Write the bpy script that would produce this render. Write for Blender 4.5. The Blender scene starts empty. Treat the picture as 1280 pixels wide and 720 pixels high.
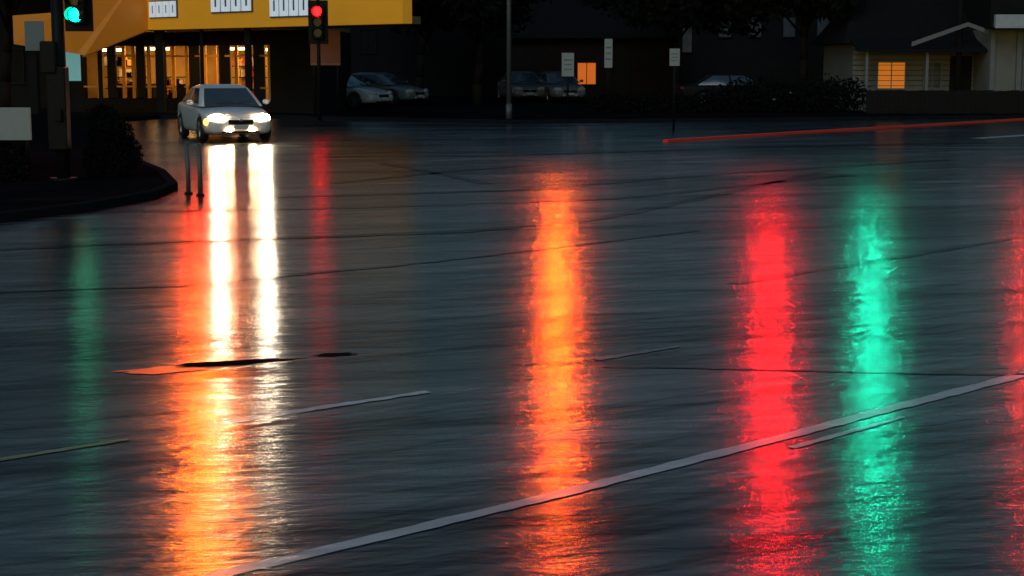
import bpy, bmesh, math, random
from mathutils import Vector, Matrix
random.seed(7)
R = math.radians
scene = bpy.context.scene
COL = scene.collection

# ------------------------------------------------------------------ materials
def nodes_of(m):
    m.use_nodes = True
    nt = m.node_tree
    return nt, nt.nodes, nt.links

def mat(name, col, rough=0.6, var=0.25, scale=6.0, metal=0.0, emis=None, estr=0.0, spec=0.5, coat=0.0, bump=0.0):
    m = bpy.data.materials.new(name)
    nt, N, L = nodes_of(m)
    b = N['Principled BSDF']
    tc = N.new('ShaderNodeTexCoord')
    nz = N.new('ShaderNodeTexNoise'); nz.inputs['Scale'].default_value = scale; nz.inputs['Detail'].default_value = 5
    L.new(tc.outputs['Object'], nz.inputs['Vector'])
    mx = N.new('ShaderNodeMix'); mx.data_type = 'RGBA'
    mx.inputs[6].default_value = (*[c*(1-var) for c in col], 1)
    mx.inputs[7].default_value = (*[min(1, c*(1+var)) for c in col], 1)
    L.new(nz.outputs['Fac'], mx.inputs[0]); L.new(mx.outputs[2], b.inputs['Base Color'])
    mr = N.new('ShaderNodeMapRange'); mr.inputs['To Min'].default_value = max(0.02, rough-0.1); mr.inputs['To Max'].default_value = min(1, rough+0.1)
    L.new(nz.outputs['Fac'], mr.inputs['Value']); L.new(mr.outputs['Result'], b.inputs['Roughness'])
    b.inputs['Metallic'].default_value = metal
    b.inputs['Specular IOR Level'].default_value = spec
    b.inputs['Coat Weight'].default_value = coat
    if bump:
        bp = N.new('ShaderNodeBump'); bp.inputs['Distance'].default_value = bump; bp.inputs['Strength'].default_value = 1
        L.new(nz.outputs['Fac'], bp.inputs['Height']); L.new(bp.outputs['Normal'], b.inputs['Normal'])
    if emis:
        b.inputs['Emission Color'].default_value = (*emis, 1)
        b.inputs['Emission Strength'].default_value = estr
    return m

def wet_ground(name, c0, c1, r0, r1, bl, bm_, bf, spec=0.5):
    m = bpy.data.materials.new(name)
    nt, N, L = nodes_of(m)
    b = N['Principled BSDF']
    tc = N.new('ShaderNodeTexCoord')
    def noise(scale, detail, mapscale=None, rz=0, rough=.55, dist=0):
        n = N.new('ShaderNodeTexNoise'); n.inputs['Scale'].default_value = scale; n.inputs['Detail'].default_value = detail
        n.inputs['Roughness'].default_value = rough; n.inputs['Distortion'].default_value = dist
        if mapscale:
            r = N.new('ShaderNodeVectorRotate'); r.rotation_type = 'Z_AXIS'; r.inputs['Angle'].default_value = R(-rz)
            L.new(tc.outputs['Object'], r.inputs['Vector'])
            mp = N.new('ShaderNodeMapping'); mp.inputs['Scale'].default_value = mapscale
            L.new(r.outputs['Vector'], mp.inputs['Vector']); L.new(mp.outputs['Vector'], n.inputs['Vector'])
        else:
            L.new(tc.outputs['Object'], n.inputs['Vector'])
        return n.outputs['Fac']
    def math_(op, a, bb=None):
        n = N.new('ShaderNodeMath'); n.operation = op
        for i, v in enumerate((a, bb)):
            if v is None: continue
            if isinstance(v, (int, float)): n.inputs[i].default_value = v
            else: L.new(v, n.inputs[i])
        return n.outputs[0]
    def rng(v, a, bb, c, d):
        n = N.new('ShaderNodeMapRange'); n.clamp = True
        n.inputs['From Min'].default_value = a; n.inputs['From Max'].default_value = bb
        n.inputs['To Min'].default_value = c; n.inputs['To Max'].default_value = d
        L.new(v, n.inputs['Value']); return n.outputs['Result']
    patch = noise(0.28, 5)
    track = noise(1.0, 5, (0.10, 1.3, 1), 40, .62, .3)
    track2 = noise(1.0, 5, (0.09, 1.0, 1), 10, .6, .5)
    thin = noise(1.0, 3, (0.07, 2.6, 1), 26, .5, .6)
    band = noise(1.0, 6, (0.07, .5, 1), 13, .7, 1.2)
    scuff = noise(4.0, 6, (.22,1.7,1), 8, .74, .6)
    rip = noise(2.2, 4, (.7,1.8,1), 6, .6, .3)
    mid = noise(11, 4, (.4,1.5,1), 4, .65)
    fine = noise(90, 3, (.6,1.3,1), 0, .7)
    ln = rng(math_('ABSOLUTE', math_('SUBTRACT', thin, .5)), .0, .04, 0, 1)
    ln2 = rng(math_('ABSOLUTE', math_('SUBTRACT', track2, .47)), .0, .035, 0, 1)
    ln3 = rng(math_('ABSOLUTE', math_('SUBTRACT', track, .52)), .0, .028, 0, 1)
    bnd = rng(band, .44, .54, 0, 1)
    tr = math_('MULTIPLY', rng(track, .35, .62, .1, 1), rng(track2, .34, .6, 0.25, 1))
    lines = math_('MULTIPLY', math_('MULTIPLY', rng(ln, 0, 1, .25, 1), rng(ln2, 0, 1, .3, 1)), rng(ln3, 0, 1, .35, 1))
    sc = rng(scuff, .42, .58, .25, 1)
    tr = math_('MULTIPLY', math_('MULTIPLY', math_('MULTIPLY', tr, lines), sc), rng(bnd,0,1,.35,1.25))
    mx = N.new('ShaderNodeMix'); mx.data_type = 'RGBA'
    mx.inputs[6].default_value = (*c0, 1); mx.inputs[7].default_value = (*c1, 1)
    L.new(math_('MULTIPLY', tr, rng(fine, .3, .7, .5, 1.3)), mx.inputs[0]); L.new(mx.outputs[2], b.inputs['Base Color'])
    rr = math_('ADD', math_('MULTIPLY', rng(patch, .35, .65, 0, 1), .5), math_('MULTIPLY', rng(mid, .3, .7, 0, 1), .25))
    rr = math_('ADD', rr, math_('MULTIPLY', tr, .3))
    L.new(rng(rr, .1, .95, r0, r1), b.inputs['Roughness'])
    b.inputs['IOR'].default_value = 1.36
    sp = math_('MULTIPLY', math_('MULTIPLY', rng(track2, .34, .52, spec*.65, spec), rng(lines, .1, 1, .15, 1)), math_('MULTIPLY', rng(scuff, .41, .55, .5, 1.15), rng(bnd,0,1,.5,1.15)))
    L.new(sp, b.inputs['Specular IOR Level'])
    b.inputs['Anisotropic'].default_value = .62
    tv = N.new('ShaderNodeCombineXYZ'); tv.inputs[1].default_value = 1
    L.new(tv.outputs[0], b.inputs['Tangent'])
    prev=None
    for h,d in ((rip,bl),(mid,bm_),(fine,bf)):
        q = N.new('ShaderNodeBump'); q.inputs['Distance'].default_value = d; L.new(h, q.inputs['Height'])
        if prev: L.new(prev, q.inputs['Normal'])
        prev = q.outputs['Normal']
    L.new(prev, b.inputs['Normal'])
    return m

M = {}
BP=(.009,.0034,.0004)
M['road'] = wet_ground('wet_asphalt', (.016,.019,.022), (.13,.142,.152), .17, .26, *BP, spec=.74)
M['path'] = wet_ground('wet_pavement', (.006,.007,.009), (.012,.014,.016), .5, .6, .004, .001, .0006, spec=.0)
M['kerb'] = mat('kerb_concrete', (.014,.017,.020), .9, .3, 5, spec=.0)
M['paint'] = wet_ground('worn_white_paint', (.5,.52,.53), (.92,.94,.95), .2, .3, *BP)
M['paint_dim'] = wet_ground('faded_white_paint', (.16,.17,.18), (.55,.56,.57), .2, .3, *BP)
M['paint_yel'] = wet_ground('faded_yellow_paint', (.25,.25,.12), (.7,.7,.36), .2, .3, *BP)
M['tar'] = wet_ground('tar_seal', (.010,.012,.014), (.02,.023,.027), .18, .26, *BP, spec=.25)
M['patch'] = mat('dark_road_patch', (.03,.010,.012), .9, .5, 3, spec=.0)
M['redrefl'] = mat('painted_red_reflection', (.5,.015,.02), .35, .3, 6, spec=.35)  # red light reflection put into the base colour
M['redtrail'] = mat('painted_light_trail', (.95,.045,.015), .5, .1, 3)  # red colour standing in for a glowing light trail
M['black'] = mat('black_metal', (.010,.010,.012), .5, .3, 10, spec=.12)
M['rubber'] = mat('tyre_rubber', (.015,.015,.015), .8, .2, 30)
M['steel'] = mat('galvanised_steel', (.12,.13,.14), .5, .2, 12, metal=.3)
M['silver'] = mat('silver_car_paint', (.68,.71,.74), .32, .04, 2, metal=.0, coat=.7)
M['white_car'] = mat('white_car_paint', (.42,.45,.48), .3, .05, 2, coat=.4)
M['dark_car'] = mat('dark_car_paint', (.01,.011,.013), .6, .1, 2, spec=.08)
M['grey_car'] = mat('grey_car_paint', (.14,.155,.17), .35, .1, 2, coat=.3)
M['glass'] = mat('tinted_glass', (.04,.06,.08), .08, .2, 2, spec=.9)
M['rim'] = mat('alloy_rim', (.35,.36,.37), .3, .1, 10, metal=.8)
M['plate'] = mat('number_plate', (.5,.5,.48), .4, .1, 10)
M['headlamp'] = mat('headlamp_lit', (.9,.9,.85), .1, .05, 20, emis=(1,.68,.36), estr=150)
M['addlamp'] = mat('added_lamp_lit', (.9,.9,.85), .1, .05, 20, emis=(1,.64,.32), estr=330)  # for inboard lamps added to merge the headlight streaks
M['headlamp_off'] = mat('headlamp_unlit', (.4,.42,.45), .12, .1, 20)
M['indicator'] = mat('indicator_lit', (.9,.3,.02), .2, .05, 20, emis=(1,.28,.03), estr=10)
M['tail'] = mat('tail_lamp', (.25,.01,.01), .2, .1, 20)
def lens(name, c, s): return mat(name, tuple(x*.5 for x in c), .3, .05, 30, emis=c, estr=s)
M['red_o'] = lens('signal_red_lit_a', (1,.001,.003), 2700)
M['amb'] = lens('added_amber_lit', (1,.30,.0), 2300)
M['amb2'] = lens('added_amber_lit_b', (1,.30,.0), 620)
M['red_m'] = lens('signal_red_lit_b', (1,.001,.003), 1500)
M['red_e'] = lens('signal_red_lit_e', (1,.02,.006), 480)
M['red_p'] = lens('signal_red_lit_c', (1,.0,.002), 1500)
M['grn'] = lens('signal_green_lit_a', (.0,.46,.27), 1250)
M['grn_s'] = lens('signal_green_lit_b', (.0,1,.5), 22)
M['red_s'] = lens('signal_red_lit_d', (1,.0006,.001), 50)
M['lens_off'] = mat('signal_lens_unlit', (.02,.02,.02), .3, .2, 20)
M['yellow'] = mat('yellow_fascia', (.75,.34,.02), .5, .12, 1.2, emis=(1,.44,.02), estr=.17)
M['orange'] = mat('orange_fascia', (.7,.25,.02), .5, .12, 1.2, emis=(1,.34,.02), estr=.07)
M['whitelit'] = mat('lit_white_letter', (.75,.8,.85), .4, .08, 4, emis=(.75,.88,1), estr=.38)
M['bluedark'] = mat('letter_backing', (.08,.09,.11), .5, .2, 4)
M['soffit'] = mat('canopy_soffit', (.35,.22,.08), .7, .2, 2)
M['wall_dark'] = mat('dark_render_wall', (.016,.016,.017), .8, .35, 1.5, bump=.01, spec=.05)
M['wall_brown'] = mat('dark_brick_wall', (.024,.018,.016), .85, .4, 3, bump=.01, spec=.05)
M['wall_pale'] = mat('pale_weatherboard', (.2,.195,.18), .7, .3, 1.6, bump=.01)
M['wall_shop'] = mat('shop_interior_wall', (.6,.36,.11), .7, .6, 1.3)
M['roof'] = mat('roof_tiles', (.014,.014,.015), .85, .4, 5, bump=.02, spec=.05)
M['trim'] = mat('pale_trim', (.18,.19,.20), .6, .2, 4)
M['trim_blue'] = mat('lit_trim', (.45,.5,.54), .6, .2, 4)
M['frame_y'] = mat('yellow_window_frame', (.7,.33,.04), .5, .2, 4)
M['win_lit'] = mat('warm_lit_window', (.4,.2,.06), .5, .3, 3, emis=(1,.26,.02), estr=.42)
M['win_lit2'] = mat('warm_lit_window_b', (.4,.2,.06), .5, .3, 3, emis=(1,.18,.012), estr=.5)
M['win_dim'] = mat('dim_window', (.10,.11,.12), .2, .6, 1.5)
M['lampshade'] = mat('warm_tube_light', (.9,.8,.5), .5, .05, 3, emis=(1,.66,.28), estr=10)
M['cyan'] = mat('lit_cyan_poster', (.3,.5,.5), .5, .3, 4, emis=(.3,.85,.9), estr=.25)
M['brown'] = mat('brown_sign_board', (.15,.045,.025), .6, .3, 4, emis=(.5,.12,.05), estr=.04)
M['sign_white'] = mat('white_sign_face', (.32,.36,.38), .5, .15, 6)
M['sign_blue'] = mat('blue_grey_sign_face', (.12,.18,.22), .5, .2, 6)
M['bark'] = mat('tree_bark', (.018,.015,.012), .9, .4, 8, bump=.02, spec=.05)
M['leaf'] = mat('dark_foliage', (.009,.012,.008), .8, .5, .8, spec=.03)
M['leaf2'] = mat('hedge_foliage', (.008,.011,.008), .8, .5, .8, spec=.03)
M['wood'] = mat('dark_timber', (.016,.015,.014), .8, .4, 5, spec=.1)

# ------------------------------------------------------------------ helpers
def thing(name, label, category, loc=(0,0,0), rz=0, group=None):
    e = bpy.data.objects.new(name, None); e.empty_display_size = .2
    e.location = loc; e.rotation_euler[2] = rz
    e['label'] = label; e['category'] = category
    if group: e['group'] = group
    COL.objects.link(e); return e
def thing_part(name, parent):
    e=bpy.data.objects.new(name,None); e.empty_display_size=.1; COL.objects.link(e); e.parent=parent; return e

def mesh(name, verts, faces, m, parent=None, smooth=False, bevel=0, subsurf=0):
    me = bpy.data.meshes.new(name)
    me.from_pydata([tuple(v) for v in verts], [], faces); me.update()
    bm = bmesh.new(); bm.from_mesh(me); bmesh.ops.recalc_face_normals(bm, faces=bm.faces)
    bm.to_mesh(me); bm.free()
    if smooth:
        for p in me.polygons: p.use_smooth = True
    me.materials.append(m)
    o = bpy.data.objects.new(name, me); COL.objects.link(o)
    if parent: o.parent = parent
    if bevel:
        b = o.modifiers.new('b', 'BEVEL'); b.width = bevel; b.segments = 2
    if subsurf:
        s = o.modifiers.new('s', 'SUBSURF'); s.levels = subsurf; s.render_levels = subsurf
    return o

def boxvf(c, s, V, F, ang=0):
    i = len(V); x,y,z = c; a,b,d = s[0]/2, s[1]/2, s[2]/2
    ca, sa = math.cos(ang), math.sin(ang)
    for sx,sy,sz in ((-1,-1,-1),(1,-1,-1),(1,1,-1),(-1,1,-1),(-1,-1,1),(1,-1,1),(1,1,1),(-1,1,1)):
        px, py = sx*a, sy*b
        V.append((x+px*ca-py*sa, y+px*sa+py*ca, z+sz*d))
    for f in ((0,3,2,1),(4,5,6,7),(0,1,5,4),(1,2,6,5),(2,3,7,6),(3,0,4,7)):
        F.append(tuple(i+k for k in f))
def boxes(name, lst, m, parent=None, bevel=0):
    V,F = [],[]
    for b in lst: boxvf(b[0], b[1], V, F, b[2] if len(b) > 2 else 0)
    return mesh(name, V, F, m, parent, bevel=bevel)
def box(name, c, s, m, parent=None, bevel=0, ang=0):
    return boxes(name, [(c, s, ang)], m, parent, bevel)

def tubevf(p0, p1, r0, r1, V, F, n=12, cap=True):
    p0, p1 = Vector(p0), Vector(p1); d = (p1-p0).normalized()
    up = Vector((0,0,1)) if abs(d.z) < .95 else Vector((1,0,0))
    u = d.cross(up).normalized(); w = d.cross(u)
    i = len(V)
    for p, r in ((p0,r0),(p1,r1)):
        for k in range(n):
            a = 2*math.pi*k/n; V.append(tuple(p+u*math.cos(a)*r+w*math.sin(a)*r))
    for k in range(n):
        F.append((i+k, i+(k+1)%n, i+n+(k+1)%n, i+n+k))
    if cap:
        F.append(tuple(i+k for k in range(n))[::-1]); F.append(tuple(i+n+k for k in range(n)))
def tubes(name, lst, m, parent=None, n=12, smooth=True):
    V,F = [],[]
    for t in lst: tubevf(t[0], t[1], t[2], t[3] if len(t) > 3 else t[2], V, F, n)
    o = mesh(name, V, F, m, parent)
    if smooth:
        for p in o.data.polygons:
            p.use_smooth = len(p.vertices) == 4
    return o

def prism(name, poly, z0, z1, m, parent=None, bevel=0):
    n=len(poly); V=[(x,y,z0) for x,y in poly]+[(x,y,z1) for x,y in poly]
    F=[tuple(range(n))[::-1], tuple(range(n,2*n))]+[(i,(i+1)%n,n+(i+1)%n,n+i) for i in range(n)]
    return mesh(name,V,F,m,parent,bevel=bevel)

def strip(name, pts, widths, z, m, jitter=0, step=.12):
    V,F=[],[]
    P=[]
    for i in range(len(pts)-1):
        a,b=Vector(pts[i]),Vector(pts[i+1]); L_=(b-a).length; k=max(1,int(L_/step))
        for j in range(k): P.append(a.lerp(b,j/k))
    P.append(Vector(pts[-1])); n=len(P)
    for i,p in enumerate(P):
        d=(P[min(i+1,n-1)]-P[max(i-1,0)]).normalized(); nn=Vector((-d.y,d.x))
        w=widths[0]+(widths[1]-widths[0])*i/(n-1)
        w1=w*(1+random.uniform(-jitter,jitter)); w2=w*(1+random.uniform(-jitter,jitter))
        V.append((*(p+nn*w1/2),z)); V.append((*(p-nn*w2/2),z))
    for i in range(n-1): F.append((2*i,2*i+1,2*i+3,2*i+2))
    o=mesh(name,V,F,m); o['kind']='structure'
    return o

# ------------------------------------------------------------------ ground
g = mesh('road', [(-400,-60,0),(400,-60,0),(400,900,0),(-400,900,0)], [(0,1,2,3)], M['road']); g['kind']='structure'
def slab(name, poly, h=.13):
    o = prism(name, poly, -.05, h, M['path'], bevel=.02); o['kind']='structure'
    return o
slab('pavement', [(-40,16),(-9,18.6),(-6.5,19.9),(-5.75,21.6),(-5.3,23.6),(-5.35,25.2),(-6.2,28.2),(-8.4,34),(-11.6,45),(-13.4,53),(-12.5,57),(-8.9,57.6),(-3,54),(0,52.5),(7,54),(12,55.5),(30,61),(200,120),(200,880),(-40,880)], .12)
def kerb(pts, w=.16, h=.125, m='kerb'):
    V,F=[],[]
    P=[Vector(p) for p in pts]; n=len(P)
    for i,p in enumerate(P):
        d=(P[min(i+1,n-1)]-P[max(i-1,0)]).normalized(); nn=Vector((-d.y,d.x))*w
        for q,z in ((p,-.05),(p,h),(p+nn,h),(p+nn,-.05)): V.append((q.x,q.y,z))
    for i in range(n-1):
        for k in range(4): F.append((4*i+k,4*i+(k+1)%4,4*i+4+(k+1)%4,4*i+4+k))
    F.append((0,1,2,3)); F.append((4*n-4,4*n-1,4*n-2,4*n-3))
    o=mesh('kerb',V,F,M[m],bevel=.015); o['kind']='structure'; return o
kerb([(-30,16.8),(-9,18.52),(-6.45,19.82),(-5.67,21.55),(-5.22,23.6),(-5.27,25.22),(-6.12,28.25),(-8.32,34.05),(-11.52,45),(-13.3,53)])
kerb([(-12.4,56.9),(-8.9,57.5),(-3,53.9),(0,52.4),(7,53.9),(12,55.4),(30,60.9),(120,92)])

strip('road_marking', [(-2.6,4.9),(-1.16,6.06),(-.67,6.48),(.224,7.26),(1.435,8.38),(2.12,9.04),(3.31,10.15),(6.5,13.2),(12,18.6)], (.08,.15), .004, M['paint'], .14, .08)
strip('road_marking', [(1.46,8.16),(2.22,8.89)], (.06,.03), .004, M['paint'], .25, .06)
strip('road_marking', [(-1.59,8.77),(-.514,9.6)], (.085,.06), .004, M['paint'], .25, .06)
strip('road_marking', [(.569,10.66),(1.19,11.18)], (.09,.05), .004, M['paint_dim'], .3, .06)
strip('road_marking', [(-2.9,7.66),(-2.597,7.91),(-2.05,8.35)], (.07,.05), .004, M['paint_yel'], .25, .06)
strip('road_marking', [(8.4,37.9),(13.5,37.4)], (.25,.25), .004, M['paint_dim'], .1)
strip('road_marking', [(7.5,25.9),(11,25.4)], (.16,.16), .004, M['paint_dim'], .1)
strip('road_marking', [(12.2,42.2),(20,50)], (.4,.4), .004, M['paint'], .1)
seams = [
 ([(-6,16.9),(-3.4,18.0),(-.5,18.9),(1.2,20.6),(3,24),(6,30)],(.22,.2)),
 ([(-2.6,32),(-1.2,28.5),(-.4,26.4)],(.25,.2)),
 ([(.2,31),(-1.4,29),(-3,26.5)],(.25,.2)),
 ([(-3.5,23.8),(0,25),(4,29),(9,33)],(.3,.25)),
 ([(-4,34),(0,34.5),(6,38),(12,40)],(.5,.4)),
 ([(-5,21.5),(-2,22.1),(1.5,23.5),(6,28.5)],(.22,.25)),
 ([(-6,13.4),(-3,14.3),(-.8,16.0),(2.2,19)],(.12,.08)),
 ([(2,14.4),(4.2,16.6),(7,19.5)],(.12,.10)),
 ([(.6,10.4),(1.2,10.36),(2.4,10.2),(3.6,10.12),(6,10.3)],(.03,.10)),
]
for p,w in seams: strip('tar_seam', p, w, .004, M['tar'], .5, .25)
def blob(name, cx, cy, rx, ry, z, m, seed, ang=0):
    rnd=random.Random(seed); n=80; V=[(cx,cy,z)]; F=[]
    ph=[rnd.uniform(0,6) for _ in range(5)]
    for i in range(n):
        a=2*math.pi*i/n; k=1+.14*math.sin(2*a+ph[4])+.10*math.sin(3*a+ph[0])+.10*math.sin(5*a+ph[1])+.07*math.sin(9*a+ph[2])+.05*math.sin(14*a+ph[3])
        x,y=rx*k*math.cos(a),ry*k*math.sin(a)
        V.append((cx+x*math.cos(ang)-y*math.sin(ang),cy+x*math.sin(ang)+y*math.cos(ang),z))
    for i in range(n): F.append((0,1+i,1+(i+1)%n))
    o=mesh(name,V,F,m); o['kind']='structure'; return o
blob('road_patch_or_reflection', -2.12, 10.36, .44, .12, .004, M['redrefl'], 8, .30)  # red reflection painted as a coloured blob under the dark patch
blob('road_patch_or_reflection', -1.85, 10.52, .42, .09, .008, M['patch'], 3, .38)
blob('road_patch_or_reflection', -1.22, 10.85, .16, .05, .004, M['patch'], 5, .3)

# ------------------------------------------------------------------ car
def build_car(name, label, loc, rz, paint, lit=False, group=None):
    car = thing(name, label, 'car', loc, rz, group)
    st = [(-2.32,.60,.34,.48,.50),(-2.27,.72,.25,.58,.61),(-2.14,.81,.20,.65,.70),(-1.8,.87,.19,.73,.80),(-1.4,.885,.19,.79,.87),
          (-.95,.89,.19,.85,.94),(-.3,.89,.19,.88,.96),(.5,.89,.19,.90,.96),(1.3,.885,.19,.92,.98),(1.75,.875,.2,.94,1.0),
          (2.1,.84,.22,.93,.99),(2.25,.79,.28,.88,.93),(2.30,.68,.38,.72,.75)]
    V,F=[],[]
    for y,w,b,s,t in st:
        half=[(0,b),(w*.6,b),(w*.88,b+.01),(w*.985,b+.09),(w,b+(s-b)*.5),(w*.985,s-.07),(w*.93,s-.005),(w*.7,s+(t-s)*.55),(w*.35,s+(t-s)*.92),(0,t)]
        ring=half+[(-x,z) for x,z in half[-2:0:-1]]
        for x,z in ring: V.append((x,y,z))
    k=18
    for i in range(len(st)-1):
        for j in range(k): F.append((i*k+j,i*k+(j+1)%k,(i+1)*k+(j+1)%k,(i+1)*k+j))
    F.append(tuple(range(k))); F.append(tuple((len(st)-1)*k+j for j in range(k))[::-1])
    body=mesh('body',V,F,paint,None,smooth=True,subsurf=2)
    CV,CF=[],[]
    for y in (-1.42,1.38):
        for s in (-1,1): tubevf((s*.62,y,.33),(s*1.1,y,.33),.375,.375,CV,CF,32)
    cut=mesh('cut',CV,CF,paint)
    bo=body.modifiers.new('bo','BOOLEAN'); bo.object=cut; bo.operation='DIFFERENCE'; bo.solver='EXACT'
    bpy.context.view_layer.update()
    dg=bpy.context.evaluated_depsgraph_get()
    nm=bpy.data.meshes.new_from_object(body.evaluated_get(dg))
    body.modifiers.clear(); body.data=nm; bpy.data.objects.remove(cut)
    for p in nm.polygons: p.use_smooth=True
    body.parent=car
    zs=[.88,.945,1.05,1.16,1.27,1.325,1.37,1.40,1.415]
    rings=[]; cls=[]
    def ring(z):
        t=(z-.88)/.535
        yf=-1.26+1.05*t; yr=1.85-.85*t; hw=.81-.23*t**1.2
        if t>.82: e=(t-.82)/.18; yf+=.22*e*e; yr-=.26*e*e; hw-=.17*e*e
        pts=[]; c=[]
        a=hw*.86
        for i in range(12):
            x=-a+2*a*i/12; pts.append((x,yf-.12*(1-(x/a)**2)*(1-.3*t),z)); c.append('F')
        for i in range(4):
            q=math.pi/2*i/4; pts.append((a+(hw-a)*math.sin(q), yf+.15*(1-math.cos(q)),z)); c.append('P')
        for i in range(20):
            pts.append((hw+.02*math.sin(math.pi*i/20), yf+.15+(yr-yf-.3)*i/20,z)); c.append('B' if i in (9,) else 'S')
        for i in range(4):
            q=math.pi/2*i/4; pts.append((a+(hw-a)*math.cos(q), yr-.15+.15*math.sin(q),z)); c.append('P')
        for i in range(12):
            x=a-2*a*i/12; pts.append((x,yr+.05*(1-(x/a)**2),z)); c.append('R')
        for i in range(4):
            q=math.pi/2*i/4; pts.append((-a-(hw-a)*math.sin(q), yr-.15*(1-math.cos(q)),z)); c.append('P')
        for i in range(20):
            pts.append((-hw-.02*math.sin(math.pi*i/20), yr-.15-(yr-yf-.3)*i/20,z)); c.append('B' if i in (10,) else 'T')
        for i in range(4):
            q=math.pi/2*i/4; pts.append((-hw+(hw-a)*(1-math.cos(q)), yf+.15*(1-math.sin(q)),z)); c.append('P')
        return pts,c
    for z in zs:
        p,c=ring(z); rings.append(p); cls=c
    n=len(cls); allv=[p for r in rings for p in r]
    groups={'paint':[],'F':[],'R':[],'S':[],'T':[]}
    for i in range(len(zs)-1):
        for j in range(n):
            f=(i*n+j,i*n+(j+1)%n,(i+1)*n+(j+1)%n,(i+1)*n+j)
            if 0<i<5 and cls[j] in 'FRST': groups[cls[j]].append(f)
            elif i==0 and cls[j]=='F': groups['F'].append(f)
            else: groups['paint'].append(f)
    groups['paint'].append(tuple((len(zs)-1)*n+j for j in range(n)))
    def sub(nm_,fs,m_):
        idx={}; V2=[];F2=[]
        for f in fs:
            g2=[]
            for v in f:
                if v not in idx: idx[v]=len(V2); V2.append(allv[v])
                g2.append(idx[v])
            F2.append(tuple(g2))
        return mesh(nm_,V2,F2,m_,car,smooth=True)
    sub('roof',groups['paint'],paint); sub('windshield',groups['F'],M['glass']); sub('rear_window',groups['R'],M['glass'])
    sub('side_window',groups['S'],M['glass']); sub('side_window',groups['T'],M['glass'])
    for y in (-1.42,1.38):
        for s in (-1,1):
            V,F=[],[]; prof=[(.20,-.09),(.29,-.105),(.325,-.08),(.33,0),(.325,.08),(.29,.105),(.20,.09)]
            nn=32
            for i in range(nn):
                a=2*math.pi*i/nn
                for r,h in prof: V.append((s*.79+h, y+r*math.cos(a), .33+r*math.sin(a)))
            q=len(prof)
            for i in range(nn):
                for j in range(q-1): F.append((i*q+j,i*q+j+1,((i+1)%nn)*q+j+1,((i+1)%nn)*q+j))
            w=thing_part('wheel',car)
            mesh('tyre',V,F,M['rubber'],w,smooth=True)
            L_=[((s*.80,y,.33),(s*.86,y,.33),.06,.05)]
            for i in range(7):
                a=2*math.pi*i/7
                L_.append(((s*.86,y,.33),(s*.87,y+.2*math.cos(a),.33+.2*math.sin(a)),.03,.022))
            V,F=[],[]
            for t in L_: tubevf(t[0],t[1],t[2],t[3],V,F,8)
            i0=len(V)
            for i in range(nn):
                a=2*math.pi*i/nn
                for r,h in ((.19,.08),(.225,.09),(.225,.0),(.19,.0)): V.append((s*(.79+h),y+r*math.cos(a),.33+r*math.sin(a)))
            for i in range(nn):
                for j in range(4): F.append((i0+i*4+j,i0+i*4+(j+1)%4,i0+((i+1)%nn)*4+(j+1)%4,i0+((i+1)%nn)*4+j))
            mesh('rim',V,F,M['rim'],w,smooth=False)
    def lamp(nm_,c,s,m_,ang=0):
        bm=bmesh.new(); bmesh.ops.create_icosphere(bm,subdivisions=3,radius=1)
        bmesh.ops.scale(bm,vec=s,verts=bm.verts); bmesh.ops.rotate(bm,cent=(0,0,0),matrix=Matrix.Rotation(ang,3,'Z'),verts=bm.verts)
        bmesh.ops.translate(bm,vec=c,verts=bm.verts)
        me=bpy.data.meshes.new(nm_); bm.to_mesh(me); bm.free(); me.materials.append(m_)
        for p in me.polygons: p.use_smooth=True
        o=bpy.data.objects.new(nm_,me); COL.objects.link(o); o.parent=car; return o
    for s in (-1,1):
        lamp('headlight',(s*.57,-2.19,.60),(.22,.10,.12),M['headlamp'] if lit else M['headlamp_off'],s*.35)
        lamp('added_lamp',(s*.28,-2.30,.34),(.085,.035,.06),M['addlamp'] if lit else M['headlamp_off'])  # inboard pair added so the headlight streaks merge on the road
        lamp('tail_light',(s*.66,2.23,.80),(.16,.06,.09),M['tail'],-s*.3)
        lamp('wing_mirror',(s*.98,-.78,.98),(.10,.06,.07),paint)
    if lit:
        lamp('indicator',(-.80,-2.06,.52),(.08,.09,.09),M['indicator'],-.6)
    boxes('grille',[((0,-2.325,.48),(.60,.03,.03)),((0,-2.325,.535),(.62,.03,.025)),((0,-2.30,.51),(.62,.04,.12))],M['black'],car,.006)
    boxes('bumper_intake',[((0,-2.30,.27),(.95,.05,.05))],M['black'],car,.02)
    box('number_plate',(0,-2.345,.40),(.37,.015,.11),M['plate'],car,.004)
    boxes('badge',[((0,-2.35,.57),(.09,.012,.05))],M['rim'],car,.01)
    boxes('wiper',[((-.2,-1.27,.955),(.5,.015,.015),.12),((.35,-1.25,.955),(.45,.015,.015),.1)],M['black'],car)
    return car

car=build_car('sedan_car','silver sedan with bright headlights driving on wet road',(-7.55,42.0,0),R(21),M['silver'],True)
for s in (-1,1):
    ld=bpy.data.lights.new('headlight_beam','SPOT'); ld.energy=700; ld.spot_size=R(50); ld.spot_blend=.7; ld.color=(1,.82,.58); ld.shadow_soft_size=.06
    lo=bpy.data.objects.new('headlight_beam',ld); COL.objects.link(lo); lo.parent=car; lo.location=(s*.60,-2.36,.62); lo.rotation_euler=(R(82),0,R(180)) 

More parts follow.
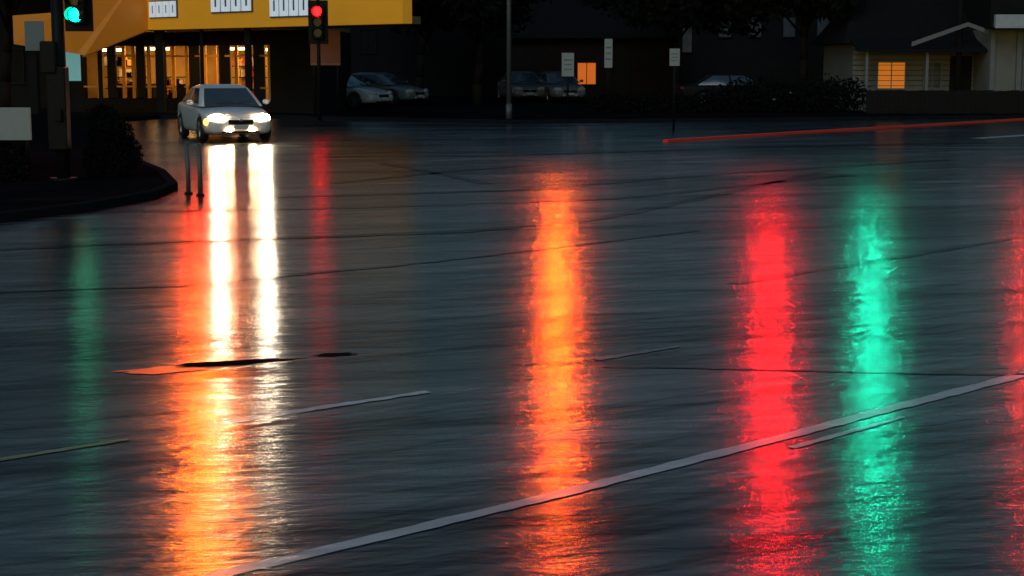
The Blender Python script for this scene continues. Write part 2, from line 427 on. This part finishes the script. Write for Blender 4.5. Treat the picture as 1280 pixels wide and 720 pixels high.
def copy_thing(src, kids, loc, rz, label, paint=None, old=None):
    n=src.copy(); COL.objects.link(n); n.location=loc; n.rotation_euler[2]=rz; n['label']=label
    mp={src:n}
    for o in kids:
        c=o.copy(); mp[o]=c; COL.objects.link(c)
        if paint and o.type=='MESH' and o.data.materials[0]==old:
            c.data=o.data.copy(); c.data.materials[0]=paint
    for o in kids: mp[o].parent=mp[o.parent]
    return n
G='cars parked by the buildings'
p1=build_car('parked_car','white sedan parked in front of dark building',(-7.15,66.5,.12),R(58),M['white_car'],False,G)
bpy.context.view_layer.update(); K=list(p1.children_recursive)
for loc,rz,lb,pt in (((-5.9,71.5,.12),55,'grey sedan parked beside the white sedan','grey_car'),
                     ((.45,78,.12),10,'grey sedan parked by the dark house','grey_car'),
                     ((2.15,77,.12),14,'dark grey sedan parked by the low hedge','grey_car'),
                     ((9.2,66,.12),85,'dark sedan parked behind the hedge','dark_car')):
    copy_thing(p1,K,loc,R(rz),lb,M[pt],M['white_car'])

# ------------------------------------------------------------------ signals
def signal_head(parent, x, y, z, lit, S=1.0):
    ho=boxes('housing',[((x,y+.10,z),(.34*S,.2,1.05*S))],M['black'],parent,.03)
    boxes('backing_board',[((x,y+.215,z),(.62*S,.02,1.35*S))],M['black'],parent,.02)
    for i,zz in enumerate((z+.33*S,z,z-.33*S)):
        V,F=[],[]; tubevf((x,y-.005,zz),(x,y-.03,zz),.145*S,.13*S,V,F,24)
        l=mesh('lens',V,F,M[lit[i]] if i in lit else M['lens_off'],ho,smooth=False)
        if i in lit: l['label']='lit signal lens'
        V,F=[],[]; n=18
        for k in range(n+1):
            a=R(-40)+R(260)*k/n
            for yy,rr in ((y,.165*S),(y-.22,.155*S)): V.append((x+rr*math.cos(a),yy,zz+rr*math.sin(a)))
        for k in range(n): F.append((2*k,2*k+1,2*k+3,2*k+2))
        mesh('visor',V,F,M['black'],ho,smooth=True)
def post_signal(loc, label, headz, lit, postr=.07, hx=0.0, S=1.0):
    t=thing('traffic_signal',label,'traffic light',loc)
    tubes('post',[((0,.12,0),(0,.12,headz+.7),postr,postr*.9)],M['black'],t)
    tubes('base_plate',[((0,.12,0),(0,.12,.05),postr*2.1,postr*2.0)],M['black'],t)
    signal_head(t,hx,-.1,headz,lit,S)
    if hx: boxes('bracket',[((hx/2,.12,headz+.25),(abs(hx),.05,.05)),((hx/2,.12,headz-.25),(abs(hx),.05,.05))],M['black'],t)
    return t
t=post_signal((-7.15,25.4,.12),'black post traffic light showing green on the pavement corner',2.84,{2:'grn_s'},.11,.34,.72)
boxes('controller_box',[((-.02,.06,1.15),(.30,.26,1.3))],M['black'],t,.02)
boxes('push_button_box',[((.02,-.12,1.05),(.1,.08,.2))],M['black'],t,.01)
boxes('plate_sign',[((-.34,.0,2.28),(.30,.02,.46))],M['sign_blue'],t,.005)
boxes('secondary_housing',[((-.12,.0,1.95),(.24,.22,.5))],M['black'],t,.02)
post_signal((-6.05,50.5,.12),'black post traffic light showing red beside the yellow canopy',3.1,{0:'red_s'},.06)
gy=40.0
gt=thing('signal_gantry','dark steel gantry spanning the wet road','gantry',(0,gy,0))
boxes('beam',[((0,.25,8.25),(33.0,.12,.12)),((0,.25,8.75),(33.0,.12,.12))]+[((x,.25,8.5),(.06,.06,.42)) for x in range(-16,17,1)],M['steel'],gt)
for x in (-16.4,16.4):
    tubes('post',[((x,.25,0),(x,.25,9.0),.14,.11)],M['steel'],gt)
def hang(x, z, lit, label):
    t=thing('hanging_signal',label,'traffic light',(x,gy,z),0,'signals hung above the road')
    lz={0:-.33,1:0,2:.33}[min(lit)]
    signal_head(t,0,0,lz,lit)
    if z<8: tubes('hanger',[((0,.25,lz+.5),(0,.25,8.2-z),.025,.025)],M['steel'],t)
    else: tubes('stand_pipe',[((0,.25,8.8-z),(0,.25,lz-.5),.03,.03)],M['steel'],t)
hang(-7.78,6.7,{0:'red_o'},'hanging traffic light showing red above the road')
hang(-7.85,9.9,{1:'amb'},'added amber light on gantry tinting the road streak')  # amber head added to give the left streak its orange core
hang(1.15,6.3,{0:'red_m',1:'amb2'},'hanging traffic light showing red, with added amber lens, above the road')  # amber lens added to give this streak an orange core
hang(6.60,7.1,{0:'red_p'},'hanging traffic light showing red above the road')
hang(9.2,7.0,{2:'grn'},'hanging traffic light showing green above the road')
hang(13.2,6.5,{0:'red_e'},'hanging traffic light showing red above the road')

# ------------------------------------------------------------------ shop (local origin -9,60)
sh=thing('corner_shop','corner shop with yellow fascia canopy and warm lit windows','shop',(-9,60,.12))
def wallseg(lst, m, name, z0, z1, th=.15):
    V,F=[],[]
    for (ax,ay),(bx,by) in lst:
        L_=math.hypot(bx-ax,by-ay); boxvf(((ax+bx)/2,(ay+by)/2,(z0+z1)/2),(L_,th,z1-z0),V,F,math.atan2(by-ay,bx-ax))
    return mesh(name,V,F,m,sh)
A=(1.9,-1.45); Bm=(-.05,.35); C=(-4.5,4.5); Dp=(-8.4,4.2)
V=[(5.63,-10,3.05),(-4.47,0,3.05),(-4.47,0,5.4),(5.63,-10,5.4),(5.9,-9.7,3.05),(-4.3,.35,3.05),(-4.3,.35,5.4),(5.9,-9.7,5.4)]
Fb=[(0,1,2,3),(5,4,7,6),(0,4,5,1),(3,2,6,7),(0,3,7,4),(1,5,6,2)]
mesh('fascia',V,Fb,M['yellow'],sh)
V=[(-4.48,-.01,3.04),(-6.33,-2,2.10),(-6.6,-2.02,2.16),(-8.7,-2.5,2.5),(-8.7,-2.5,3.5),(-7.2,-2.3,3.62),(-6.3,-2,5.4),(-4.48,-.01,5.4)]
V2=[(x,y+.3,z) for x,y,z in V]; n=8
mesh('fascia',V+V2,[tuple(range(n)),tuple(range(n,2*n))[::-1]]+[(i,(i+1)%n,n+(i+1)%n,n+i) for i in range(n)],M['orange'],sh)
prism('canopy',[(5.7,-9.6),(-4.3,.3),(-8.5,-1.9),(-9,8),(2.2,8),(2.2,-1.2),(6.1,-8.5)],3.06,3.3,M['soffit'],sh)
wallseg([(A,Bm),(A,(2.3,6.5))],M['wall_dark'],'wall',0,3.05)
wallseg([(Bm,C),(C,Dp)],M['wall_dark'],'plinth',0,.45)
wallseg([(Bm,C),(C,Dp)],M['wall_brown'],'header',2.5,3.05)
def lerp2(a,b,t): return (a[0]+(b[0]-a[0])*t,a[1]+(b[1]-a[1])*t)
for (a,b,ts,m_,w) in ((Bm,C,(0,.2,.33,.55,.66,.85,1),'frame_y',.12),(C,Dp,(.25,.4,.5,.75),'frame_y',.12),(C,Dp,(1.0,),'black',.5),(Bm,C,(.10,.45,.77),'black',.42),(C,Dp,(.12,.33,.62),'black',.34)):
    for t_ in ts:
        p=lerp2(a,b,t_); box('mullion',(p[0],p[1]-(.03 if m_=='frame_y' else .04),1.47),(w,.2,2.06),M[m_],sh)
for a,b,m_ in ((Bm,C,'frame_y'),(C,Dp,'frame_y')):
    L_=math.hypot(b[0]-a[0],b[1]-a[1])
    boxes('window_rail',[(((a[0]+b[0])/2,(a[1]+b[1])/2-.05,z),(L_,.1,.07),math.atan2(b[1]-a[1],b[0]-a[0])) for z in (2.1,.9)],M[m_],sh)
mesh('interior_wall',[(2.2,4.0,0),(-2.5,8.2,0),(-9,8.4,0),(-9,8.4,3.0),(-2.5,8.2,3.0),(2.2,4,3)],[(0,1,4,5),(1,2,3,4)],M['wall_shop'],sh)
prodm=[mat('shelf_goods_a',(.6,.35,.08),.5,.5,9),mat('shelf_goods_b',(.6,.52,.35),.5,.5,9),mat('shelf_goods_c',(.45,.06,.03),.5,.5,9)]
for gi,(sx,sy,an) in enumerate(((.6,3.1,-.7),(-1.6,5.2,-.7),(-4.6,6.6,0),(-6.8,6.2,0))):
    sf=boxes('display_shelf',[((sx,sy,.35+.45*k),(1.7,.4,.04),an) for k in range(5 if gi%2 else 3)],M['wood'],sh)
    for q in range(3):
        PL=[]
        for k in range(4 if gi%2 else 2):
            for j in range(7):
                if random.random()<.8:
                    u=random.uniform(-.75,.75); hh=random.uniform(.15,.42)
                    PL.append(((sx+u*math.cos(an),sy+u*math.sin(an)-.05,.37+.45*k+hh/2),(random.uniform(.08,.3),.2,hh),an))
        o=boxes('shelf_goods',PL,prodm[q],sf); o['kind']='stuff'
boxes('service_counter',[((-3.2,3.9,.5),(2.2,.6,1.0),-.4),((-6.2,5.0,.5),(1.6,.6,1.0))],M['wood'],sh)
boxes('tube_light',[((-.2,3.2,2.35),(1.2,.08,.1),-.75),((-2.2,5.4,2.4),(1.2,.08,.1),-.75),((-5.5,5.6,2.4),(1.2,.08,.1),0),((-7.2,5.6,2.35),(.8,.08,.1),0)],M['lampshade'],sh)
for (x,y,e) in ((-.2,2.9,200),(-2.4,4.9,90),(-6,5.4,110),(-3.4,1.6,30),(-6.6,1.2,25)):
    ld=bpy.data.lights.new('shop_light','AREA'); ld.energy=e; ld.size=1.2 if e>50 else .4; ld.color=(1,.52,.15)
    lo=bpy.data.objects.new('shop_light',ld); COL.objects.link(lo); lo.parent=sh; lo.location=(x,y,2.9 if e>50 else 2.6)
for (x,y,w) in ((-4.2,.6,.3),(-.2,-3.6,.22),(-8.2,-1.9,.3),(-6.0,-1.2,.14),(-2.2,-1.6,.12)):
    box('column',(x,y,1.53),(w,w,3.06),M['wall_dark'],sh,.02)
dirv=Vector((-10.1,10,0)).normalized(); nrm=Vector((-dirv.y,dirv.x,0)); 
if nrm.y>0: nrm=-nrm
def fpos(t): return Vector((5.63,-10,0))+dirv*(t*math.hypot(10.1,10))
angf=math.atan2(-dirv.y,-dirv.x)
for (t0,t1,z0,z1) in ((.86,.985,3.45,4.1),(.54,.71,3.55,4.35),(.32,.47,3.33,4.15)):
    c=fpos((t0+t1)/2)+nrm*.03; Lw=(t1-t0)*14.2
    bk=box('letter_panel',(c.x,c.y,(z0+z1)/2),(Lw,.05,z1-z0),M['bluedark'],sh,0,angf)
    PL=[]; kk=4
    for i in range(kk):
        u=(-.5+(i+.5)/kk)*Lw; w=Lw/kk*.84; q=c+nrm*.05
        x,y=q.x+u*math.cos(angf),q.y+u*math.sin(angf); hh=(z1-z0)*.86; zc=(z0+z1)/2
        PL+= [((x-w*.33*math.cos(angf),y-w*.33*math.sin(angf),zc),(w*.34,.04,hh),angf),((x+w*.33*math.cos(angf),y+w*.33*math.sin(angf),zc),(w*.34,.04,hh),angf)]
        PL+= [((x,y,zc+hh*.38),(w*.36,.04,hh*.24),angf),((x,y,zc-hh*.38),(w*.36,.04,hh*.24),angf)]
    boxes('sign_letters',PL,M['whitelit'],bk)
box('upper_wall',(-3,4.5,5.5),(10.5,5,4.4),M['wall_dark'],sh)
lp=thing('lit_poster','tall pale cyan lit poster panel on the shop forecourt','poster',(-16.3,60,.12))
boxes('frame',[((0,.06,1.2),(.68,.08,2.4))],M['black'],lp,.02); box('poster_face',(0,.0,1.75),(.55,.03,1.15),M['cyan'],lp,.005)
bs=thing('brown_sign','square brown sign board on two posts beside shop','sign',(-6.3,54.6,.12))
box('sign_board',(0,0,2.35),(1.02,.06,1.2),M['brown'],bs,.02)
tubes('post',[((-.4,.06,0),(-.4,.06,2.9),.035),((.4,.06,0),(.4,.06,2.9),.035)],M['black'],bs)
boxes('sign_border',[((0,-.035,2.9),(1.0,.01,.03)),((0,-.035,1.8),(1.0,.01,.03))],M['trim'],bs)

# ------------------------------------------------------------------ small signs, poles
def sign_post(loc, w, zc, h, label, m='sign_white', r=.035):
    t=thing('street_sign',label,'sign',loc)
    tubes('post',[((0,.04,0),(0,.04,zc+h/2+.03),r)],M['black'],t)
    box('sign_face',(0,0,zc),(w,.02,h),M[m],t,.004)
    boxes('sign_print',[((0,-.013,zc+h*.2),(w*.7,.004,h*.06)),((0,-.013,zc),(w*.6,.004,h*.05)),((0,-.013,zc-h*.2),(w*.7,.004,h*.05))],M['sign_blue'],t)
    return t
sign_post((4.75,47.2,0),.30,2.13,.5,'white rectangular sign on thin steel post')
sign_post((1.92,55.5,.12),.42,1.78,.8,'tall white rectangular sign on steel post')
sign_post((3.37,56.5,.12),.28,2.17,1.0,'narrow white sign on steel post')
sp=thing('light_pole','tall thin grey street light pole beside the road','street lamp',(-.1,53.4,.12))
tubes('pole',[((0,0,0),(0,0,8.5),.085,.06)],M['steel'],sp); tubes('base',[((0,0,0),(0,0,.5),.11,.10)],M['steel'],sp)
tubes('arm',[((0,0,8.4),(0,-1.8,8.9),.05,.04)],M['steel'],sp); box('lamp_head',(0,-2.0,8.88),(.3,.7,.12),M['black'],sp,.03)
up=thing('utility_pole','dark timber utility pole before pale house','pole',(17.0,61.5,.12))
tubes('pole',[((0,0,0),(0,0,9),.12,.09)],M['wood'],up); boxes('crossarm',[((0,-.12,8.4),(2.2,.1,.1))],M['wood'],up)
nb=thing('notice_board','pale grey notice board on short posts at the corner','sign',(-8.35,26.6,.12))
box('board',(0,0,.86),(.78,.05,.54),M['sign_white'],nb,.01)
tubes('post',[((-.3,.05,0),(-.3,.05,1.1),.03),((.3,.05,0),(.3,.05,1.1),.03)],M['black'],nb)
for bx,by in ((-4.92,24.3),(-4.68,24.0)):
    t=thing('bollard','thin short grey metal post beside the kerb','post',(bx,by,0),0,'posts at the corner')
    tubes('post',[((0,0,0),(0,0,.76),.038,.034),((0,0,.76),(0,0,.80),.034,.015)],M['steel'],t,16)
    tubes('collar',[((0,0,0),(0,0,.04),.07,.06)],M['black'],t,16)

# ------------------------------------------------------------------ vegetation
def leafcloud(name, clumps, n, size, m, parent=None, seed=1):
    rnd=random.Random(seed); V,F=[],[]
    tot=sum(c[3]**2 for c in clumps)
    for cx,cy,cz,r,fl in clumps:
        k=int(n*r*r/tot)
        for _ in range(k):
            d=Vector((rnd.gauss(0,1),rnd.gauss(0,1),rnd.gauss(0,1))).normalized()*r*rnd.uniform(.45,1.08)
            p=Vector((cx+d.x,cy+d.y,cz+d.z*fl))
            a=Vector((rnd.gauss(0,1),rnd.gauss(0,1),rnd.gauss(0,1))).normalized()
            bb=a.cross(Vector((rnd.gauss(0,1),rnd.gauss(0,1),rnd.gauss(0,1)))).normalized()
            s=size*rnd.uniform(.5,1.3); i=len(V)
            V+= [p-a*s,p+bb*s*.45,p+a*s,p-bb*s*.45]; F.append((i,i+1,i+2,i+3))
    me=bpy.data.meshes.new(name); me.from_pydata([tuple(v) for v in V],[],F); me.materials.append(m)
    o=bpy.data.objects.new(name,me); COL.objects.link(o)
    if parent: o.parent=parent
    return o
def tree(loc, label, seed, h=8, r=3.2):
    rnd=random.Random(seed); t=thing('street_tree',label,'tree',loc,0,'dark trees by the buildings')
    L_=[]; p=Vector((0,0,0)); rad=.22
    for i in range(4):
        q=p+Vector((rnd.uniform(-.15,.15),rnd.uniform(-.15,.15),h*.14)); L_.append((p,q,rad,rad*.88)); p=q; rad*=.88
    cl=[]
    for i in range(9):
        a=2*math.pi*i/9+rnd.uniform(-.3,.3); e=rnd.uniform(.15,1.0)
        q=p+Vector((math.cos(a)*r*.7*rnd.uniform(.6,1),math.sin(a)*r*.7*rnd.uniform(.6,1),h*.4*e))
        s=p-Vector((0,0,h*.14*rnd.uniform(0,1.5))); L_.append((s,q,rad*.5,.03))
        cl.append((q.x,q.y,q.z,r*rnd.uniform(.32,.5),.8))
        qq=q+Vector((math.cos(a)*r*.35,math.sin(a)*r*.35,-h*.10*rnd.random())); cl.append((qq.x,qq.y,qq.z,r*rnd.uniform(.2,.33),.8))
    cl.append((0,0,h*.8,r*.55,.8))
    tubes('trunk',L_,M['bark'],t,8)
    leafcloud('crown',cl,7000,.2,M['leaf'],t,seed)
    return t
tree((-1.5,70,.12),'large dark leafy tree beside the parked cars',11,6.5,4.2)
tree((3.8,86,.12),'dark leafy tree behind the small house',12,9,4.5)
tree((7.6,74,.12),'dark leafy tree with low spreading branches',13,6.5,3.8)
tree((12.4,68,.12),'dark leafy tree beside the pale house',14,7,3.9)
tree((-4.8,82,.12),'dark leafy tree behind the parked cars',15,8,4.5)
tree((16.5,76,.12),'dark leafy tree behind the pale house',16,10,5)
tree((-19.5,62,.12),'dark leafy tree beside the corner shop',17,8,3.5)
def hedge(name,label,x0,x1,y,h,size,dens,seed,flat=1.0):
    rnd=random.Random(seed); cl=[]
    x=x0
    while x<x1:
        cl.append((x,y+rnd.uniform(-.1,.1),h*.46*rnd.uniform(.8,1.1),h*.5*rnd.uniform(.75,1.15),flat)); x+=h*.36
    o=leafcloud(name,cl,int(len(cl)*dens),size,M['leaf2'],None,seed)
    for v in o.data.vertices:
        if v.co.z<.1: v.co.z=.1
    o['label']=label; o['category']='hedge'; return o
hedge('hedge','low dark clipped hedge before the dark houses',3.2,8.5,60,.9,.09,350,21)
hedge('hedge','dark hedge beside the timber fence',7.6,13,60.5,1.45,.10,420,22)
hedge('shrub','dark leafy shrub at the pavement corner',-10.2,-8.9,28,1.5,.07,2500,23)
hedge('shrub','low dark shrub beside the notice board',-9.2,-7.9,25.6,.62,.04,1500,24)
o=leafcloud('shrub',[(-6.62,26.3,.42,.40,1.0),(-6.55,26.2,.78,.36,1.0),(-6.68,26.3,1.05,.26,1.0),(-6.38,26.3,.5,.30,1.0)],14000,.032,M['leaf2'],None,31)
for v in o.data.vertices:
    if v.co.z<.1: v.co.z=.1
o['label']='tall rounded dark shrub beside the signal post'; o['category']='hedge'

# ------------------------------------------------------------------ houses
def window(parent,x,y,z,w,h,m,fm='trim',bars=1,nm='window'):
    wf=thing_part(nm,parent)
    t=.06
    boxes('window_frame',[((x-w/2,y-.03,z),(t,.08,h+t)),((x+w/2,y-.03,z),(t,.08,h+t)),((x,y-.032,z+h/2),(w-t,.076,t)),((x,y-.034,z-h/2),(w-t,.09,t))]+[((x-w/2+w*(i+1)/(bars+1),y-.02,z),(.035,.05,h-t)) for i in range(bars)],M[fm],wf)
    box('pane',(x,y-.008,z),(w-.02,.02,h-.02),M[m],wf)
def gable(parent,x0,x1,y0,y1,z,rise,m,over=.4):
    V=[(x0-over,y0-over,z-.1),(x1+over,y0-over,z-.1),(x1+over,y1+over,z-.1),(x0-over,y1+over,z-.1),(x0-over+1.2,(y0+y1)/2,z+rise),(x1+over-1.2,(y0+y1)/2,z+rise)]
    return mesh('roof',V,[(0,1,5,4),(1,2,5),(2,3,4,5),(3,0,4),(0,3,2,1)],m,parent)
h1=thing('dark_house','low dark brick house with small orange lit window','house',(4,80,.12))
box('wall',(0,3,1.6),(8,6,3.2),M['wall_brown'],h1); gable(h1,-4,4,0,6,3.2,2.2,M['roof'])
window(h1,-.3,0,1.3,.95,1.1,'win_lit2','black',1)
boxes('door',[((1.4,-.03,1.05),(.9,.06,2.1))],M['wood'],h1,.01)
boxes('gutter',[((0,-.42,3.08),(8.6,.1,.1))],M['black'],h1)
h2=thing('dark_building','two storey dark rendered building with dim upper windows','building',(12.5,86,.12))
box('wall',(0,4,4),(13,8,8),M['wall_dark'],h2); gable(h2,-6.5,6.5,0,8,8,2.5,M['roof'])
for x,z,w,h in ((-3.2,3.4,.55,2.1),(-1.2,3.7,.7,1.1),(.4,3.7,.7,1.1),(2.2,3.7,.7,1.1),(4.0,3.7,.7,1.1)): window(h2,x,0,z,w,h,'win_dim','black',0)
h4=thing('dark_building','long dark rendered building behind the trees','building',(-5,90,.12))
box('wall',(0,4,4),(22,8,8),M['wall_dark'],h4); gable(h4,-11,11,0,8,8,2.5,M['roof'])
for x in (-6,-3,0,3,6): window(h4,x,0,3,.9,1.3,'wood','black',1)
h5=thing('dark_building','dark rendered building beside the corner shop','building',(-26,66,.12))
box('wall',(0,4,4),(16,8,8),M['wall_dark'],h5); gable(h5,-8,8,0,8,8,2.5,M['roof'])
for x in (-3,0,3,5.5): window(h5,x,0,1.7,1.1,1.4,'wood','black',1)
h3=thing('pale_house','pale weatherboard house with porch and orange lit window','house',(17,63,.12))
box('wall',(-.6,3,1.3),(6.2,6,2.6),M['wall_pale'],h3)
boxes('weatherboards',[((-.6,-.01,.15+.2*k),(6.2,.03,.02)) for k in range(12)],M['wall_dark'],h3)
gable(h3,-3.7,2.5,0,6,2.7,2.0,M['roof'],.5)
window(h3,-2.2,0,1.35,1.1,1.05,'win_lit','trim',1)
window(h3,-.6,0,1.35,.7,1.05,'win_dim','trim',1)
boxes('door',[((.5,-.04,1.05),(.85,.06,2.1))],M['wood'],h3,.01)
boxes('porch_post',[((x,-1.5,1.2),(.1,.1,2.4)) for x in (-3.5,-1.2,1.6)],M['trim'],h3)
mesh('porch_roof',[(-3.9,-1.8,2.25),(2.0,-1.8,2.25),(2.0,0.0,2.75),(-3.9,0,2.75),(-3.9,-1.8,2.33),(2.0,-1.8,2.33),(2.0,0.0,2.83),(-3.9,0,2.83)],[(0,1,2,3),(4,5,6,7),(0,1,5,4),(1,2,6,5),(2,3,7,6),(3,0,4,7)],M['roof'],h3)
mesh('gable_fascia',[(-1.9,-1.86,2.45),(.2,-1.86,3.2),(1.9,-1.86,2.6),(1.9,-1.86,2.75),(.2,-1.86,3.36),(-1.9,-1.86,2.62)],[(0,1,4,5),(1,2,3,4)],M['trim'],h3)
h6=thing('pale_shopfront','pale boarded shopfront with lit white awning beam','building',(21.5,61,.12))
box('wall',(0,3,1.55),(7,6,3.1),M['wall_pale'],h6)
boxes('pilaster',[((x,-.08,1.5),(.18,.14,3.0)) for x in (-3.4,-2.4,-1.2,0,1.2)],M['trim'],h6)
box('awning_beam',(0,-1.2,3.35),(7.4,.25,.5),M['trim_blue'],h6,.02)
box('awning',(0,-.6,3.12),(7.4,1.3,.06),M['wall_dark'],h6)
box('parapet',(0,3,4.4),(7,6,2.5),M['wall_dark'],h6)
window(h6,-1.8,0,1.6,.8,1.5,'win_dim','trim',0); window(h6,-.6,0,1.6,.8,1.5,'win_dim','trim',0)
hs=thing('hanging_sign','pale blue grey sign board mounted above the awning','sign',(19.6,59.4,3.75))
box('board',(0,0,.45),(1.4,.06,.8),M['sign_blue'],hs,.01); boxes('bracket',[((-.5,.15,.3),(.05,.3,.05)),((.5,.15,.3),(.05,.3,.05))],M['black'],hs)
fc=thing('timber_fence','low dark timber board fence before pale house','fence',(13,58.8,.12))
boxes('pickets',[((.16*i,0,.42+random.uniform(-.02,.02)),(.152,.025,.84)) for i in range(60)],M['wood'],fc)
boxes('rail',[((4.8,.03,.25),(9.6,.04,.07)),((4.8,.03,.72),(9.6,.04,.07))],M['wood'],fc)
kerb([(3.9,40.2),(8,44.9),(13,50.3),(19,56.9),(28,66.5)],.16,.07,'redtrail')  # painted red strip in place of a glowing light trail, no real kerb

# ------------------------------------------------------------------ world, light, camera
w=bpy.data.worlds.new('World'); scene.world=w; w.use_nodes=True
N=w.node_tree.nodes; L=w.node_tree.links
bg=N['Background']; sk=N.new('ShaderNodeTexSky'); sk.sky_type='NISHITA'; sk.sun_disc=False
sk.sun_elevation=R(3); sk.sun_rotation=R(200)
mx=N.new('ShaderNodeMix'); mx.data_type='RGBA'; mx.blend_type='MULTIPLY'; mx.inputs[0].default_value=1
mx.inputs[7].default_value=(.52,.80,1.04,1)
L.new(sk.outputs[0],mx.inputs[6]); L.new(mx.outputs[2],bg.inputs['Color'])
bg.inputs['Strength'].default_value=.12
sl=bpy.data.lights.new('sun','SUN'); sl.energy=.45; sl.angle=R(30); sl.color=(.72,.88,1)
so=bpy.data.objects.new('sun',sl); COL.objects.link(so); so.rotation_euler=(R(55),0,R(-20))
cd=bpy.data.cameras.new('camera'); co=bpy.data.objects.new('camera',cd); COL.objects.link(co)
co.location=(0,0,2.0); co.rotation_euler=(R(90-8.05),0,0)
cd.sensor_width=36; cd.lens=56.25; cd.clip_end=2000
scene.camera=co
scene.view_settings.view_transform='Standard'; scene.view_settings.look='None'; scene.view_settings.exposure=0
